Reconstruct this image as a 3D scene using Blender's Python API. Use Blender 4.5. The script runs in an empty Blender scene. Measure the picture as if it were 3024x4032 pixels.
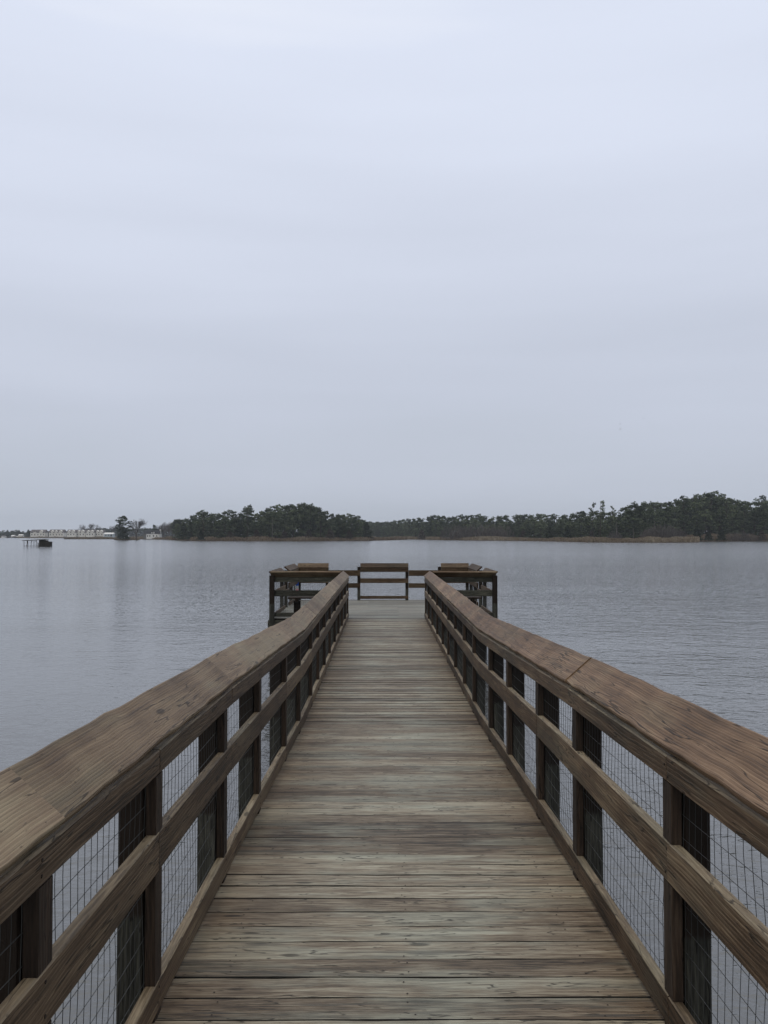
import bpy, math, random
from mathutils import Vector, Matrix
R = math.radians
rnd = random.Random(7)
S = bpy.context.scene
COL = S.collection

# ------------------------------------------------------------------ camera
HC = 3.0                                   # eye above the water
cam_d = bpy.data.cameras.new('camera'); cam = bpy.data.objects.new('camera', cam_d); COL.objects.link(cam)
cam.location = (0, 0, HC)
cam.rotation_euler = (R(90 + 1.65), 0, R(-0.088))
cam_d.sensor_fit = 'VERTICAL'; cam_d.sensor_height = 36; cam_d.lens = 3260/4032*36
cam_d.clip_start = 0.05; cam_d.clip_end = 9000
S.camera = cam

# ------------------------------------------------------------------ sky and light
SUN_EL, SUN_AZ = R(50), R(200)
w = bpy.data.worlds.new('World'); S.world = w; w.use_nodes = True
nt = w.node_tree; nt.nodes.clear()
def N(nt, t, **k):
    n = nt.nodes.new(t)
    for a, b in k.items(): setattr(n, a, b)
    return n
out = N(nt, 'ShaderNodeOutputWorld')
sky = N(nt, 'ShaderNodeTexSky', sky_type='NISHITA'); sky.sun_disc = False
sky.sun_elevation = SUN_EL; sky.sun_rotation = SUN_AZ; sky.air_density = 1.0; sky.dust_density = 4.0
bg1 = N(nt, 'ShaderNodeBackground'); bg1.inputs[1].default_value = 0.05
nt.links.new(sky.outputs[0], bg1.inputs[0])
tc = N(nt, 'ShaderNodeTexCoord')                       # cloud deck: brightness by elevation plus soft billows
sp = N(nt, 'ShaderNodeSeparateXYZ'); nt.links.new(tc.outputs['Generated'], sp.inputs[0])
mp = N(nt, 'ShaderNodeMapping'); mp.inputs['Scale'].default_value = (.8, .8, 6.5)
nt.links.new(tc.outputs['Generated'], mp.inputs[0])
nz = N(nt, 'ShaderNodeTexNoise'); nz.inputs['Scale'].default_value = 1.7; nz.inputs['Detail'].default_value = 3; nz.inputs['Roughness'].default_value = .45
nt.links.new(mp.outputs[0], nz.inputs[0])
ma = N(nt, 'ShaderNodeMath', operation='MULTIPLY_ADD'); ma.inputs[1].default_value = 0.32; ma.inputs[2].default_value = -0.16
nt.links.new(nz.outputs[0], ma.inputs[0])
mm = N(nt, 'ShaderNodeMath', operation='ADD'); nt.links.new(ma.outputs[0], mm.inputs[0]); nt.links.new(sp.outputs[2], mm.inputs[1])
cr = N(nt, 'ShaderNodeValToRGB'); e = cr.color_ramp
SKY = [(0.0, (.520, .565, .645)), (.06, (.522, .568, .655)), (.17, (.570, .615, .722)), (.33, (.655, .704, .825)), (.53, (.745, .800, .935)), (.68, (.98, 1.0, 1.05)), (1.0, (1.18, 1.18, 1.18))]
e.elements[0].position = 0; e.elements[0].color = (*SKY[0][1], 1)
e.elements[1].position = 1; e.elements[1].color = (*SKY[-1][1], 1)
for p, c in SKY[1:-1]:
    k = e.elements.new(p); k.color = (*c, 1)
nt.links.new(mm.outputs[0], cr.inputs[0])
mr = N(nt, 'ShaderNodeMapRange', interpolation_type='SMOOTHSTEP'); nt.links.new(sp.outputs[1], mr.inputs[0])   # unseen sky behind the camera, dimmed on purpose to darken camera-facing wood
mr.inputs[1].default_value = -.85; mr.inputs[2].default_value = .45; mr.inputs[3].default_value = .42; mr.inputs[4].default_value = 1.04
bg2 = N(nt, 'ShaderNodeBackground'); nt.links.new(mr.outputs[0], bg2.inputs[1])
nt.links.new(cr.outputs[0], bg2.inputs[0])
mx = N(nt, 'ShaderNodeMixShader'); mx.inputs[0].default_value = 0.94
nt.links.new(bg1.outputs[0], mx.inputs[1]); nt.links.new(bg2.outputs[0], mx.inputs[2]); nt.links.new(mx.outputs[0], out.inputs[0])

sun_d = bpy.data.lights.new('sun', 'SUN'); sun_d.energy = 0.8; sun_d.angle = R(25); sun_d.color = (1, .94, .85)
sun = bpy.data.objects.new('sun', sun_d); COL.objects.link(sun)
sun.rotation_euler = (R(90) - SUN_EL, 0, R(180) - SUN_AZ)
S.view_settings.view_transform = 'Standard'; S.view_settings.look = 'None'
S.view_settings.exposure = 0; S.view_settings.gamma = 1

# ------------------------------------------------------------------ helpers
def tag(o, label=None, cat=None, group=None, kind=None):
    if label: o['label'] = label
    if cat: o['category'] = cat
    if group: o['group'] = group
    if kind: o['kind'] = kind
    return o
def empty(name, loc=(0, 0, 0), rz=0):
    o = bpy.data.objects.new(name, None); COL.objects.link(o); o.location = loc; o.rotation_euler.z = rz
    o.empty_display_size = .3
    return o
def copy_tree(o, parent=None):
    c = o.copy(); COL.objects.link(c)
    if parent: c.parent = parent
    for ch in list(o.children): copy_tree(ch, c)
    return c

class MB:
    """collects boards, tubes and leaf faces of one part"""
    def __init__(s): s.v = []; s.f = []; s.uv = []; s.tone = []; s.mi = []
    def face(s, idx, uvs, tone=.5, mi=0):
        s.f.append(tuple(idx)); s.uv.extend(uvs); s.tone.append(tone); s.mi.append(mi)
    def board(s, a, b, wd, t, wdir, tone=None, cham=.004, seg=.4, jit=.0, u0=None, mi=0, bow=None, topmi=None, sidemi=None):
        a = Vector(a); b = Vector(b); ax = (b-a); L = ax.length; ax.normalize()
        wv = Vector(wdir); wv = (wv - ax*wv.dot(ax)).normalized(); tv = ax.cross(wv)
        tone = rnd.random() if tone is None else tone
        u0 = rnd.uniform(0, 60) if u0 is None else u0
        v0 = rnd.uniform(0, 9)
        hw, ht, c = wd/2, t/2, min(cham, wd/3, t/3)
        prof = [(-hw+c, ht), (hw-c, ht), (hw, ht-c), (hw, -ht+c), (hw-c, -ht), (-hw+c, -ht), (-hw, -ht+c), (-hw, ht-c)]
        per = [0]
        for i in range(8):
            p, q = prof[i], prof[(i+1) % 8]; per.append(per[-1]+math.hypot(p[0]-q[0], p[1]-q[1]))
        n = max(1, int(L/seg)); base = len(s.v)
        for k in range(n+1):
            x = L*k/n
            j1 = rnd.gauss(0, jit); j2 = rnd.gauss(0, jit*.6); j3 = rnd.gauss(0, jit)
            off = bow(x/L) if bow else 0
            for pi_, (pw, pt) in enumerate(prof):
                jj = j1 if pw > 0 else j3
                s.v.append(tuple(a + ax*x + wv*(pw+jj) + tv*(pt+j2+off)))
        for k in range(n):
            for i in range(8):
                i2 = (i+1) % 8
                A = base+8*k+i; B = base+8*k+i2
                x0 = u0+L*k/n; x1 = u0+L*(k+1)/n
                s.face((A, B, B+8, A+8), [(x0, v0+per[i]), (x0, v0+per[i+1]), (x1, v0+per[i+1]), (x1, v0+per[i])], tone, topmi if topmi is not None and i in (1, 2, 3) else (sidemi if sidemi is not None and i in (1, 2, 3, 5, 6, 7) else mi))
        uvp = [(u0+p[1]*.5+3, v0+p[0]) for p in prof]
        s.face([base+7-i for i in range(8)], [uvp[7-i] for i in range(8)], tone, mi)
        e_ = base+8*n
        s.face([e_+i for i in range(8)], uvp, tone, mi)
    def box(s, x0, x1, y0, y1, z0, z1, tone=.5, mi=0):
        b = len(s.v)
        s.v += [(x, y, z) for z in (z0, z1) for y in (y0, y1) for x in (x0, x1)]
        for q in ((0, 2, 3, 1), (4, 5, 7, 6), (0, 1, 5, 4), (2, 6, 7, 3), (0, 4, 6, 2), (1, 3, 7, 5)):
            s.face([b+i for i in q], [(s.v[b+i][0]+s.v[b+i][1], s.v[b+i][2]+s.v[b+i][1]) for i in q], tone, mi)
    def tube(s, pts, r0, r1=None, n=4, tone=.5, mi=0, cap=False):
        r1 = r0 if r1 is None else r1
        pts = [Vector(p) for p in pts]; base = len(s.v); m = len(pts)
        for k, p in enumerate(pts):
            d = (pts[min(k+1, m-1)]-pts[max(k-1, 0)]).normalized()
            up = Vector((0, 0, 1)) if abs(d.z) < .9 else Vector((1, 0, 0))
            a = d.cross(up).normalized(); b = d.cross(a); r = r0+(r1-r0)*k/max(1, m-1)
            for i in range(n):
                t = 2*math.pi*i/n
                s.v.append(tuple(p+a*math.cos(t)*r+b*math.sin(t)*r))
        for k in range(m-1):
            for i in range(n):
                A = base+k*n+i; B = base+k*n+(i+1) % n
                s.face((A, B, B+n, A+n), [(k, i/n), (k, (i+1)/n), (k+1, (i+1)/n), (k+1, i/n)], tone, mi)
        if cap:
            s.face([base+n-1-i for i in range(n)], [(0, 0)]*n, tone, mi)
            s.face([base+(m-1)*n+i for i in range(n)], [(0, 0)]*n, tone, mi)
    def disc(s, c, r, n=7, tone=.1, mi=0):
        b = len(s.v)
        for i in range(n): s.v.append((c[0]+r*math.cos(i*6.283/n), c[1]+r*math.sin(i*6.283/n), c[2]))
        s.face(range(b, b+n), [(0, 0)]*n, tone, mi)
    def leaf(s, c, sz, rg, tone, flat=.0):
        """one leaf clump: a bent, randomly turned quad"""
        d = Vector((rg.gauss(0, 1), rg.gauss(0, 1), rg.gauss(0, 1)*(1-flat))).normalized()
        q = Vector((rg.gauss(0, 1), rg.gauss(0, 1), rg.gauss(0, 1))); e1 = d.cross(q).normalized(); e2 = d.cross(e1)
        c = Vector(c); b = len(s.v); a = sz*rg.uniform(.6, 1.2); bb = sz*rg.uniform(.35, .8)
        s.v += [tuple(c-e1*a), tuple(c-e2*bb+d*sz*.2), tuple(c+e1*a), tuple(c+e2*bb-d*sz*.15)]
        s.face((b, b+1, b+2, b+3), [(0, 0), (1, 0), (1, 1), (0, 1)], tone)
    def build(s, name, mats, parent=None, smooth=False):
        me = bpy.data.meshes.new(name); me.from_pydata(s.v, [], s.f)
        uv = me.uv_layers.new(name='UVMap')
        flat = [c for p in s.uv for c in p]; uv.data.foreach_set('uv', flat)
        at = me.attributes.new('tone', 'FLOAT', 'FACE'); at.data.foreach_set('value', s.tone)
        if not isinstance(mats, (list, tuple)): mats = [mats]
        for m in mats: me.materials.append(m)
        if len(mats) > 1: me.polygons.foreach_set('material_index', s.mi)
        if smooth: me.polygons.foreach_set('use_smooth', [True]*len(s.f))
        me.update()
        o = bpy.data.objects.new(name, me); COL.objects.link(o)
        if parent: o.parent = parent
        return o

# ------------------------------------------------------------------ materials
def newmat(name):
    m = bpy.data.materials.new(name); m.use_nodes = True; n = m.node_tree; n.nodes.clear()
    o = N(n, 'ShaderNodeOutputMaterial'); b = N(n, 'ShaderNodeBsdfPrincipled'); n.links.new(b.outputs[0], o.inputs[0])
    return m, n, b
def L(n, a, b): n.links.new(a, b)
def mth(n, op, a, b=None, c=None, clamp=False):
    x = N(n, 'ShaderNodeMath', operation=op); x.use_clamp = clamp
    for i, q in enumerate((a, b, c)):
        if q is None: continue
        if isinstance(q, (int, float)): x.inputs[i].default_value = q
        else: L(n, q, x.inputs[i])
    return x.outputs[0]
def comb(n, x, y, z):
    c = N(n, 'ShaderNodeCombineXYZ')
    for i, q in enumerate((x, y, z)):
        if isinstance(q, (int, float)): c.inputs[i].default_value = q
        else: L(n, q, c.inputs[i])
    return c.outputs[0]
def noise(n, vec, scale=1, detail=4, rough=.55, dist=0):
    t = N(n, 'ShaderNodeTexNoise'); t.inputs['Scale'].default_value = scale; t.inputs['Detail'].default_value = detail
    t.inputs['Roughness'].default_value = rough; t.inputs['Distortion'].default_value = dist
    if vec is not None: L(n, vec, t.inputs[0])
    return t.outputs[0]
def ramp(n, fac, stops, mode='LINEAR'):
    r = N(n, 'ShaderNodeValToRGB'); r.color_ramp.interpolation = mode; el = r.color_ramp.elements
    el[0].position = stops[0][0]; el[0].color = (*stops[0][1], 1); el[1].position = stops[-1][0]; el[1].color = (*stops[-1][1], 1)
    for p, c in stops[1:-1]: k = el.new(p); k.color = (*c, 1)
    L(n, fac, r.inputs[0]); return r.outputs[0]
def mixc(n, f, a, b):
    x = N(n, 'ShaderNodeMix', data_type='RGBA'); 
    if isinstance(f, (int, float)): x.inputs[0].default_value = f
    else: L(n, f, x.inputs[0])
    for i, q in ((6, a), (7, b)):
        if isinstance(q, tuple): x.inputs[i].default_value = (*q, 1)
        else: L(n, q, x.inputs[i])
    return x.outputs[2]
def sstep(n, v, lo, hi):
    x = N(n, 'ShaderNodeMapRange', interpolation_type='SMOOTHSTEP'); L(n, v, x.inputs[0])
    x.inputs[1].default_value = lo; x.inputs[2].default_value = hi
    return x.outputs[0]

def wood(name, cols, weather, wamt=.5, grain=1.0, tonew=.35, rough=.72, blot=.5, special=None, bump=.5, warpk=46, ringk=.13, gu=3.2, con=1.0):
    """cols: 4 colours dark to light; weather: second hue spread in long patches along the grain"""
    m, n, b = newmat(name)
    uv = N(n, 'ShaderNodeUVMap'); uv.uv_map = 'UVMap'; s = N(n, 'ShaderNodeSeparateXYZ'); L(n, uv.outputs[0], s.inputs[0]); u, v = s.outputs[0], s.outputs[1]
    at = N(n, 'ShaderNodeAttribute'); at.attribute_name = 'tone'; tone = at.outputs['Fac']
    tz = mth(n, 'MULTIPLY', tone, 53.0)
    g1 = noise(n, comb(n, mth(n, 'MULTIPLY', u, gu*1.8), mth(n, 'MULTIPLY', v, 85*grain), tz), 1, 3, .7)
    g2 = noise(n, comb(n, mth(n, 'MULTIPLY', u, gu*.5), mth(n, 'MULTIPLY', v, 24*grain), tz), 1, 4, .66)
    sp_ = noise(n, comb(n, mth(n, 'MULTIPLY', u, 22), mth(n, 'MULTIPLY', v, 75), tz), 1, 3, .6)      # nicks, splinters, lichen flecks
    cn = noise(n, comb(n, mth(n, 'MULTIPLY', u, gu*.7), mth(n, 'MULTIPLY', v, 17), mth(n, 'ADD', tz, 5.0)), 1, 3, .55)
    line = mth(n, 'MULTIPLY', sstep(n, mth(n, 'ABSOLUTE', mth(n, 'SUBTRACT', cn, .5)), .016, .004), sstep(n, g2, .44, .56))   # long checks
    warp = noise(n, comb(n, mth(n, 'MULTIPLY', u, 1.5), mth(n, 'MULTIPLY', v, 4.5), tz), 1, 2, .5)
    ph = mth(n, 'ADD', mth(n, 'MULTIPLY', v, 420*grain), mth(n, 'MULTIPLY', warp, warpk*2))
    ring = mth(n, 'POWER', mth(n, 'MULTIPLY_ADD', mth(n, 'SINE', ph), .5, .5), 2.5)
    ge = N(n, 'ShaderNodeNewGeometry')
    bl = noise(n, ge.outputs['Position'], 1.6, 5, .6)
    pat = noise(n, comb(n, mth(n, 'MULTIPLY', u, 1.0), mth(n, 'MULTIPLY', v, 6), mth(n, 'ADD', tz, 11.0)), 1, 4, .6)
    x = mth(n, 'MULTIPLY', mth(n, 'SUBTRACT', sstep(n, g1, .30, .70), .5), .34*con)
    x = mth(n, 'ADD', x, mth(n, 'MULTIPLY', mth(n, 'SUBTRACT', g2, .5), .95*con))
    x = mth(n, 'ADD', x, mth(n, 'MULTIPLY', mth(n, 'SUBTRACT', ring, .5), ringk))
    x = mth(n, 'ADD', x, mth(n, 'MULTIPLY', mth(n, 'SUBTRACT', bl, .5), blot))
    x = mth(n, 'ADD', x, mth(n, 'MULTIPLY_ADD', mth(n, 'SUBTRACT', tone, .5), tonew, .5))
    c = ramp(n, x, [(.12, cols[0]), (.4, cols[1]), (.62, cols[2]), (.9, cols[3])])
    wf = mth(n, 'MULTIPLY', sstep(n, mth(n, 'ADD', pat, mth(n, 'MULTIPLY', mth(n, 'SUBTRACT', bl, .5), .6)), .44, .66), wamt)
    shade = mth(n, 'MULTIPLY_ADD', mth(n, 'SUBTRACT', x, .5), 1.1, .78, clamp=False)
    wc = N(n, 'ShaderNodeMix', data_type='RGBA', blend_type='MULTIPLY'); wc.inputs[0].default_value = 1
    wc.inputs[6].default_value = (*weather, 1); L(n, comb(n, shade, shade, shade), wc.inputs[7])
    c = mixc(n, wf, c, wc.outputs[2])
    vo = N(n, 'ShaderNodeTexVoronoi'); vo.inputs['Scale'].default_value = 1
    L(n, comb(n, mth(n, 'MULTIPLY', u, 1.7), mth(n, 'MULTIPLY', v, 6.5), tz), vo.inputs[0])
    kn = sstep(n, vo.outputs[0], .1, .05)
    ck = mth(n, 'MAXIMUM', mth(n, 'MULTIPLY', sstep(n, sp_, .35, .27), .55), mth(n, 'MULTIPLY', line, 1.1), clamp=True)     # drying cracks
    dk = mth(n, 'MAXIMUM', mth(n, 'MULTIPLY', kn, .7), mth(n, 'MULTIPLY', ck, .75))
    c = mixc(n, dk, c, tuple(q*.28 for q in cols[0]))
    if special: c = special(n, c, u, v, tone, bl, ge)
    L(n, c, b.inputs['Base Color'])
    L(n, mth(n, 'MULTIPLY_ADD', g1, .3, rough-.15), b.inputs['Roughness'])
    b.inputs['Specular IOR Level'].default_value = .3
    bp = N(n, 'ShaderNodeBump'); bp.inputs['Strength'].default_value = bump; bp.inputs['Distance'].default_value = .004
    hh = mth(n, 'ADD', mth(n, 'MULTIPLY', g1, 1.0), mth(n, 'MULTIPLY', ring, .35))
    hh = mth(n, 'SUBTRACT', hh, mth(n, 'MULTIPLY', dk, 1.0))
    L(n, hh, bp.inputs['Height']); L(n, bp.outputs[0], b.inputs['Normal'])
    return m

def deck_special(n, c, u, v, tone, bl, ge):
    p = N(n, 'ShaderNodeSeparateXYZ'); L(n, ge.outputs['Position'], p.inputs[0])
    ed = mth(n, 'ABSOLUTE', mth(n, 'SUBTRACT', p.outputs[0], .09))
    ed = sstep(n, mth(n, 'ADD', ed, mth(n, 'MULTIPLY', mth(n, 'SUBTRACT', bl, .5), .9)), .35, .95)   # untrodden, brown edges of the walkway
    plat = sstep(n, p.outputs[1], 18.9, 19.3)
    ed = mth(n, 'MULTIPLY', ed, mth(n, 'SUBTRACT', 1.0, plat))
    mu = N(n, 'ShaderNodeMix', data_type='RGBA', blend_type='MULTIPLY'); L(n, mth(n, 'MULTIPLY', ed, .65), mu.inputs[0])
    L(n, c, mu.inputs[6]); mu.inputs[7].default_value = (.74, .58, .44, 1)
    c = mu.outputs[2]
    # dark, damp mildew streaks along some planks
    d = noise(n, comb(n, mth(n, 'MULTIPLY', u, 1.6), mth(n, 'MULTIPLY', v, 30), mth(n, 'MULTIPLY', tone, 91)), 1, 4, .6)
    f = sstep(n, mth(n, 'ADD', d, mth(n, 'MULTIPLY', mth(n, 'SUBTRACT', bl, .5), .35)), .57, .70)
    c = mixc(n, mth(n, 'MULTIPLY', f, .6), c, (.050, .052, .048))
    return mixc(n, mth(n, 'MULTIPLY', plat, .45), c, (.20, .215, .205))
def post_special(n, c, u, v, tone, bl, ge):
    # brown stain brushed on above knee height, bare green treated timber below
    f = sstep(n, mth(n, 'ADD', u, mth(n, 'MULTIPLY', mth(n, 'SUBTRACT', bl, .5), .2)), .33, .36)
    return mixc(n, f, c, (.018, .012, .008))

M_deck = wood('deck_wood', [(.036, .029, .022), (.142, .110, .077), (.250, .213, .156), (.42, .395, .310)], (.325, .325, .262), .8, tonew=.42, rough=.6, blot=.35, special=deck_special, warpk=6, ringk=.03, gu=3.4, con=1.05, grain=1.25)
M_cap = wood('cap_wood', [(.036, .021, .011), (.142, .096, .057), (.228, .166, .106), (.36, .29, .19)], (.225, .195, .125), .5, tonew=.2, rough=.62, blot=.75, warpk=12, ringk=.07, gu=1.5, grain=1.6, con=.62)
M_capR = wood('cap_wood_red', [(.032, .018, .009), (.150, .090, .050), (.245, .158, .095), (.41, .31, .20)], (.17, .130, .075), .45, tonew=.3, rough=.62, blot=.95, warpk=12, ringk=.08, gu=1.5, grain=1.5, con=.75)
M_rail = wood('rail_wood', [(.020, .013, .008), (.084, .056, .034), (.135, .094, .058), (.24, .18, .11)], (.10, .080, .050), .4, tonew=.28, rough=.65, blot=.5, warpk=16, gu=1.8)
M_railR = wood('rail_wood_dark', [(.013, .009, .006), (.064, .040, .022), (.122, .078, .045), (.24, .175, .105)], (.048, .043, .030), .6, tonew=.35, rough=.62, blot=1.1, warpk=16, gu=1.8)
M_side = wood('shaded_plank_edge', [(.003, .003, .002), (.008, .007, .005), (.014, .011, .009), (.025, .02, .015)], (.01, .011, .008), .4)  # near-black plank sides: shade of the gaps put into the colour
M_top = wood('weathered_lit_top_edge', [(.06, .042, .026), (.15, .112, .07), (.225, .175, .112), (.33, .27, .18)], (.21, .19, .13), .5, tonew=.3, rough=.65, warpk=16)  # lighter tops: sun-weathered timber, with skylight on them put into the colour
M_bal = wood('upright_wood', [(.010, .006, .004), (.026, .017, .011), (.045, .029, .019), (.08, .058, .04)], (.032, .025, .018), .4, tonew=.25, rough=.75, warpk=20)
M_post = wood('post_wood', [(.010, .010, .008), (.036, .036, .029), (.072, .072, .058), (.16, .16, .13)], (.060, .064, .054), .5, tonew=.2, special=post_special, warpk=20)
M_green = wood('treated_wood', [(.012, .012, .009), (.046, .046, .036), (.086, .086, .066), (.17, .17, .13)], (.058, .064, .052), .6, tonew=.3, warpk=20)
M_far = wood('platform_rail_wood', [(.018, .011, .006), (.062, .038, .022), (.105, .068, .040), (.21, .155, .095)], (.10, .088, .052), .35, tonew=.3, warpk=20)

def plain(name, col, rough=.8, metal=0, nscale=0, namt=.3, tonemix=None):
    m, n, b = newmat(name)
    if nscale:
        ge = N(n, 'ShaderNodeNewGeometry'); q = noise(n, ge.outputs['Position'], nscale, 4)
        c = mixc(n, q, tuple(x*(1-namt) for x in col), tuple(x*(1+namt) for x in col)); L(n, c, b.inputs['Base Color'])
    else: b.inputs['Base Color'].default_value = (*col, 1)
    b.inputs['Roughness'].default_value = rough; b.inputs['Metallic'].default_value = metal
    b.inputs['Specular IOR Level'].default_value = .3
    return m
def foliage(name, stops, nscale=.35, rough=.8):
    m, n, b = newmat(name)
    at = N(n, 'ShaderNodeAttribute'); at.attribute_name = 'tone'
    oi = N(n, 'ShaderNodeObjectInfo')
    ge = N(n, 'ShaderNodeNewGeometry'); q = noise(n, ge.outputs['Position'], nscale, 3)
    x = mth(n, 'ADD', mth(n, 'MULTIPLY', at.outputs['Fac'], .55), mth(n, 'MULTIPLY', mth(n, 'SUBTRACT', q, .28), .5))
    x = mth(n, 'ADD', x, mth(n, 'MULTIPLY', mth(n, 'SUBTRACT', oi.outputs['Random'], .5), .3))
    L(n, ramp(n, x, stops), b.inputs['Base Color']); b.inputs['Roughness'].default_value = rough
    b.inputs['Specular IOR Level'].default_value = .15
    return m
M_wire = plain('wire', (.055, .057, .056), .55, .3)
M_nail = plain('nail_head', (.03, .022, .018), .6, .4)
M_bolt = plain('galvanised_bolt', (.75, .75, .75), .35, .7)
M_pvc = plain('white_plastic', (.62, .66, .66), .4)
M_blue = plain('blue_label', (.02, .09, .42), .5)
M_pink = plain('pink_reflection', (.75, .35, .38), .5)
M_pine = foliage('pine_needles', [(.12, (.032, .045, .026)), (.42, (.088, .115, .062)), (.75, (.17, .20, .11))])
M_cedar = foliage('cedar_foliage', [(.1, (.018, .026, .016)), (.5, (.042, .056, .035)), (.9, (.075, .092, .058))])
M_oak = foliage('scrub_foliage', [(.1, (.04, .035, .028)), (.5, (.085, .072, .058)), (.9, (.13, .11, .085))])
M_bark = plain('pine_bark', (.055, .042, .034), .9, 0, 1.5)
M_bare = plain('bare_bark', (.085, .075, .070), .9, 0, .8)
M_pale = plain('pale_bark', (.17, .16, .145), .9, 0, .8)
M_reed = foliage('marsh_reed', [(.0, (.070, .054, .040)), (.3, (.155, .118, .080)), (.6, (.24, .20, .145)), (.9, (.36, .32, .25))], .05)
M_brush = foliage('bare_twigs', [(.1, (.06, .052, .048)), (.5, (.13, .118, .11)), (.9, (.22, .20, .185))])

def water_mat():
    m, n, b = newmat('water')
    b.inputs['Base Color'].default_value = (.085, .088, .086, 1); b.inputs['Roughness'].default_value = .1
    b.inputs['IOR'].default_value = 1.8; b.inputs['Specular IOR Level'].default_value = .5
    ge = N(n, 'ShaderNodeNewGeometry'); P = ge.outputs['Position']
    def mapped(sx, sy, rot=0):
        q = N(n, 'ShaderNodeMapping'); q.inputs['Scale'].default_value = (sx, sy, 1); q.inputs['Rotation'].default_value = (0, 0, R(rot)); L(n, P, q.inputs[0]); return q.outputs[0]
    a = noise(n, mapped(2.0, 3.1, 14), 1, 3, .5, .7)
    c = noise(n, mapped(6.0, 9, -10), 1, 3, .55, .5)
    sw = noise(n, mapped(.6, 1.0, 24), 1, 2, .5, .4)
    gust = noise(n, mapped(.016, .05, 14), 1, 3, .55)
    sx = N(n, 'ShaderNodeSeparateXYZ'); L(n, P, sx.inputs[0])
    L(n, mth(n, 'MULTIPLY_ADD', sstep(n, sx.outputs[1], 10, 150), .07, .05), b.inputs['Roughness'])
    right = sstep(n, sx.outputs[0], -12, 25)
    g = mth(n, 'ADD', mth(n, 'MULTIPLY', sstep(n, gust, .38, .66), .8), mth(n, 'MULTIPLY_ADD', right, .45, .45))
    g = mth(n, 'ADD', g, mth(n, 'MULTIPLY', sstep(n, sx.outputs[1], 40, 260), .0))
    h = mth(n, 'ADD', mth(n, 'MULTIPLY', a, .030), mth(n, 'ADD', mth(n, 'MULTIPLY', c, .018), mth(n, 'MULTIPLY', sw, .05)))
    h = mth(n, 'MULTIPLY', h, g)
    h = mth(n, 'MULTIPLY', h, mth(n, 'MULTIPLY_ADD', sstep(n, sx.outputs[1], 16, 5), .7, 1.0))      # chop thrown up round the pier's legs
    bp = N(n, 'ShaderNodeBump'); bp.inputs['Strength'].default_value = 1.0; bp.inputs['Distance'].default_value = 1.0
    L(n, h, bp.inputs['Height'])
    # wavelets too small to draw one by one, out on the open water
    t1 = N(n, 'ShaderNodeTexNoise'); t1.inputs['Scale'].default_value = 14; t1.inputs['Detail'].default_value = 2; L(n, P, t1.inputs[0])
    q = N(n, 'ShaderNodeVectorMath', operation='SUBTRACT'); L(n, t1.outputs['Color'], q.inputs[0]); q.inputs[1].default_value = (.5, .5, .5)
    q2 = N(n, 'ShaderNodeVectorMath', operation='MULTIPLY'); L(n, q.outputs[0], q2.inputs[0]); q2.inputs[1].default_value = (1.0, 1.15, 0)
    q3 = N(n, 'ShaderNodeVectorMath', operation='SCALE'); L(n, q2.outputs[0], q3.inputs[0]); L(n, sstep(n, sx.outputs[1], 8, 70), q3.inputs['Scale'])
    q4 = N(n, 'ShaderNodeVectorMath', operation='ADD'); L(n, bp.outputs[0], q4.inputs[0]); L(n, q3.outputs[0], q4.inputs[1])
    q5 = N(n, 'ShaderNodeVectorMath', operation='NORMALIZE'); L(n, q4.outputs[0], q5.inputs[0])
    L(n, q5.outputs[0], b.inputs['Normal'])
    return m
M_water = water_mat()
M_ground = plain('marsh_mud', (.085, .062, .042), .95, 0, .3, .4)

# ------------------------------------------------------------------ water, land
F = 3260.0; VX = 1507.0; HY = 2110.0
def PX(px, z): return (px-VX)/F*z                     # metres to the side at distance z
def HT(py, z): return HC+(HY-py)/F*z                  # height above water at distance z
mb = MB(); b0 = [(-2400, -60), (2400, -60), (2400, 2400), (-2400, 2400)]
mb.v = [(x, y, 0) for x, y in b0]; mb.face((0, 1, 2, 3), [(0, 0)]*4)
tag(mb.build('water', M_water), 'calm grey estuary water with fine ripples all round the pier', kind='structure')
mb = MB(); mb.v = [(x*1.0, y, -.95) for x, y in b0]; mb.face((0, 1, 2, 3), [(0, 0)]*4)

def land(front, back, h=.45, name='ground'):
    """a low bank: front and back are lists of (px, distance) read along the shore"""
    mb = MB()
    fr = []
    for i in range(len(front)-1):
        (p0, z0), (p1, z1) = front[i], front[i+1]; n = 12
        for k in range(n): 
            t = k/n; z = z0+(z1-z0)*t; fr.append((PX(p0+(p1-p0)*t, z)+rnd.gauss(0, .4), z+rnd.gauss(0, 1.0)))
    fr.append((PX(*front[-1]), front[-1][1]))
    bk = []
    m = len(fr)
    for i in range(m):
        t = i/(m-1)*(len(back)-1); j = min(int(t), len(back)-2); q = t-j
        p = back[j][0]+(back[j+1][0]-back[j][0])*q; z = back[j][1]+(back[j+1][1]-back[j][1])*q
        bk.append((PX(p, z), z))
    for i in range(m):
        (x, y), (X, Y) = fr[i], bk[i]; d = Vector((X-x, Y-y)); Ln = max(d.length, .1); d /= Ln
        s1 = min(1.2, Ln*.3)
        mb.v += [(x, y, -.4), (x+d.x*.15, y+d.y*.15, .22+rnd.random()*.12), (x+d.x*s1, y+d.y*s1, h+rnd.gauss(0, .04)), (X, Y, h)]
    for i in range(m-1):
        for k in range(3):
            a = 4*i+k; mb.face((a, a+4, a+5, a+1), [(0, 0)]*4)
    return tag(mb.build(name, M_ground), kind='structure'), fr, bk
_, frA, bkA = land([(655, 640), (700, 560), (760, 480), (900, 466), (1100, 462), (1300, 480), (1450, 500), (1540, 560), (1602, 640)],
                   [(640, 760), (800, 720), (1000, 640), (1300, 600), (1500, 640), (1604, 670)])
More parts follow.
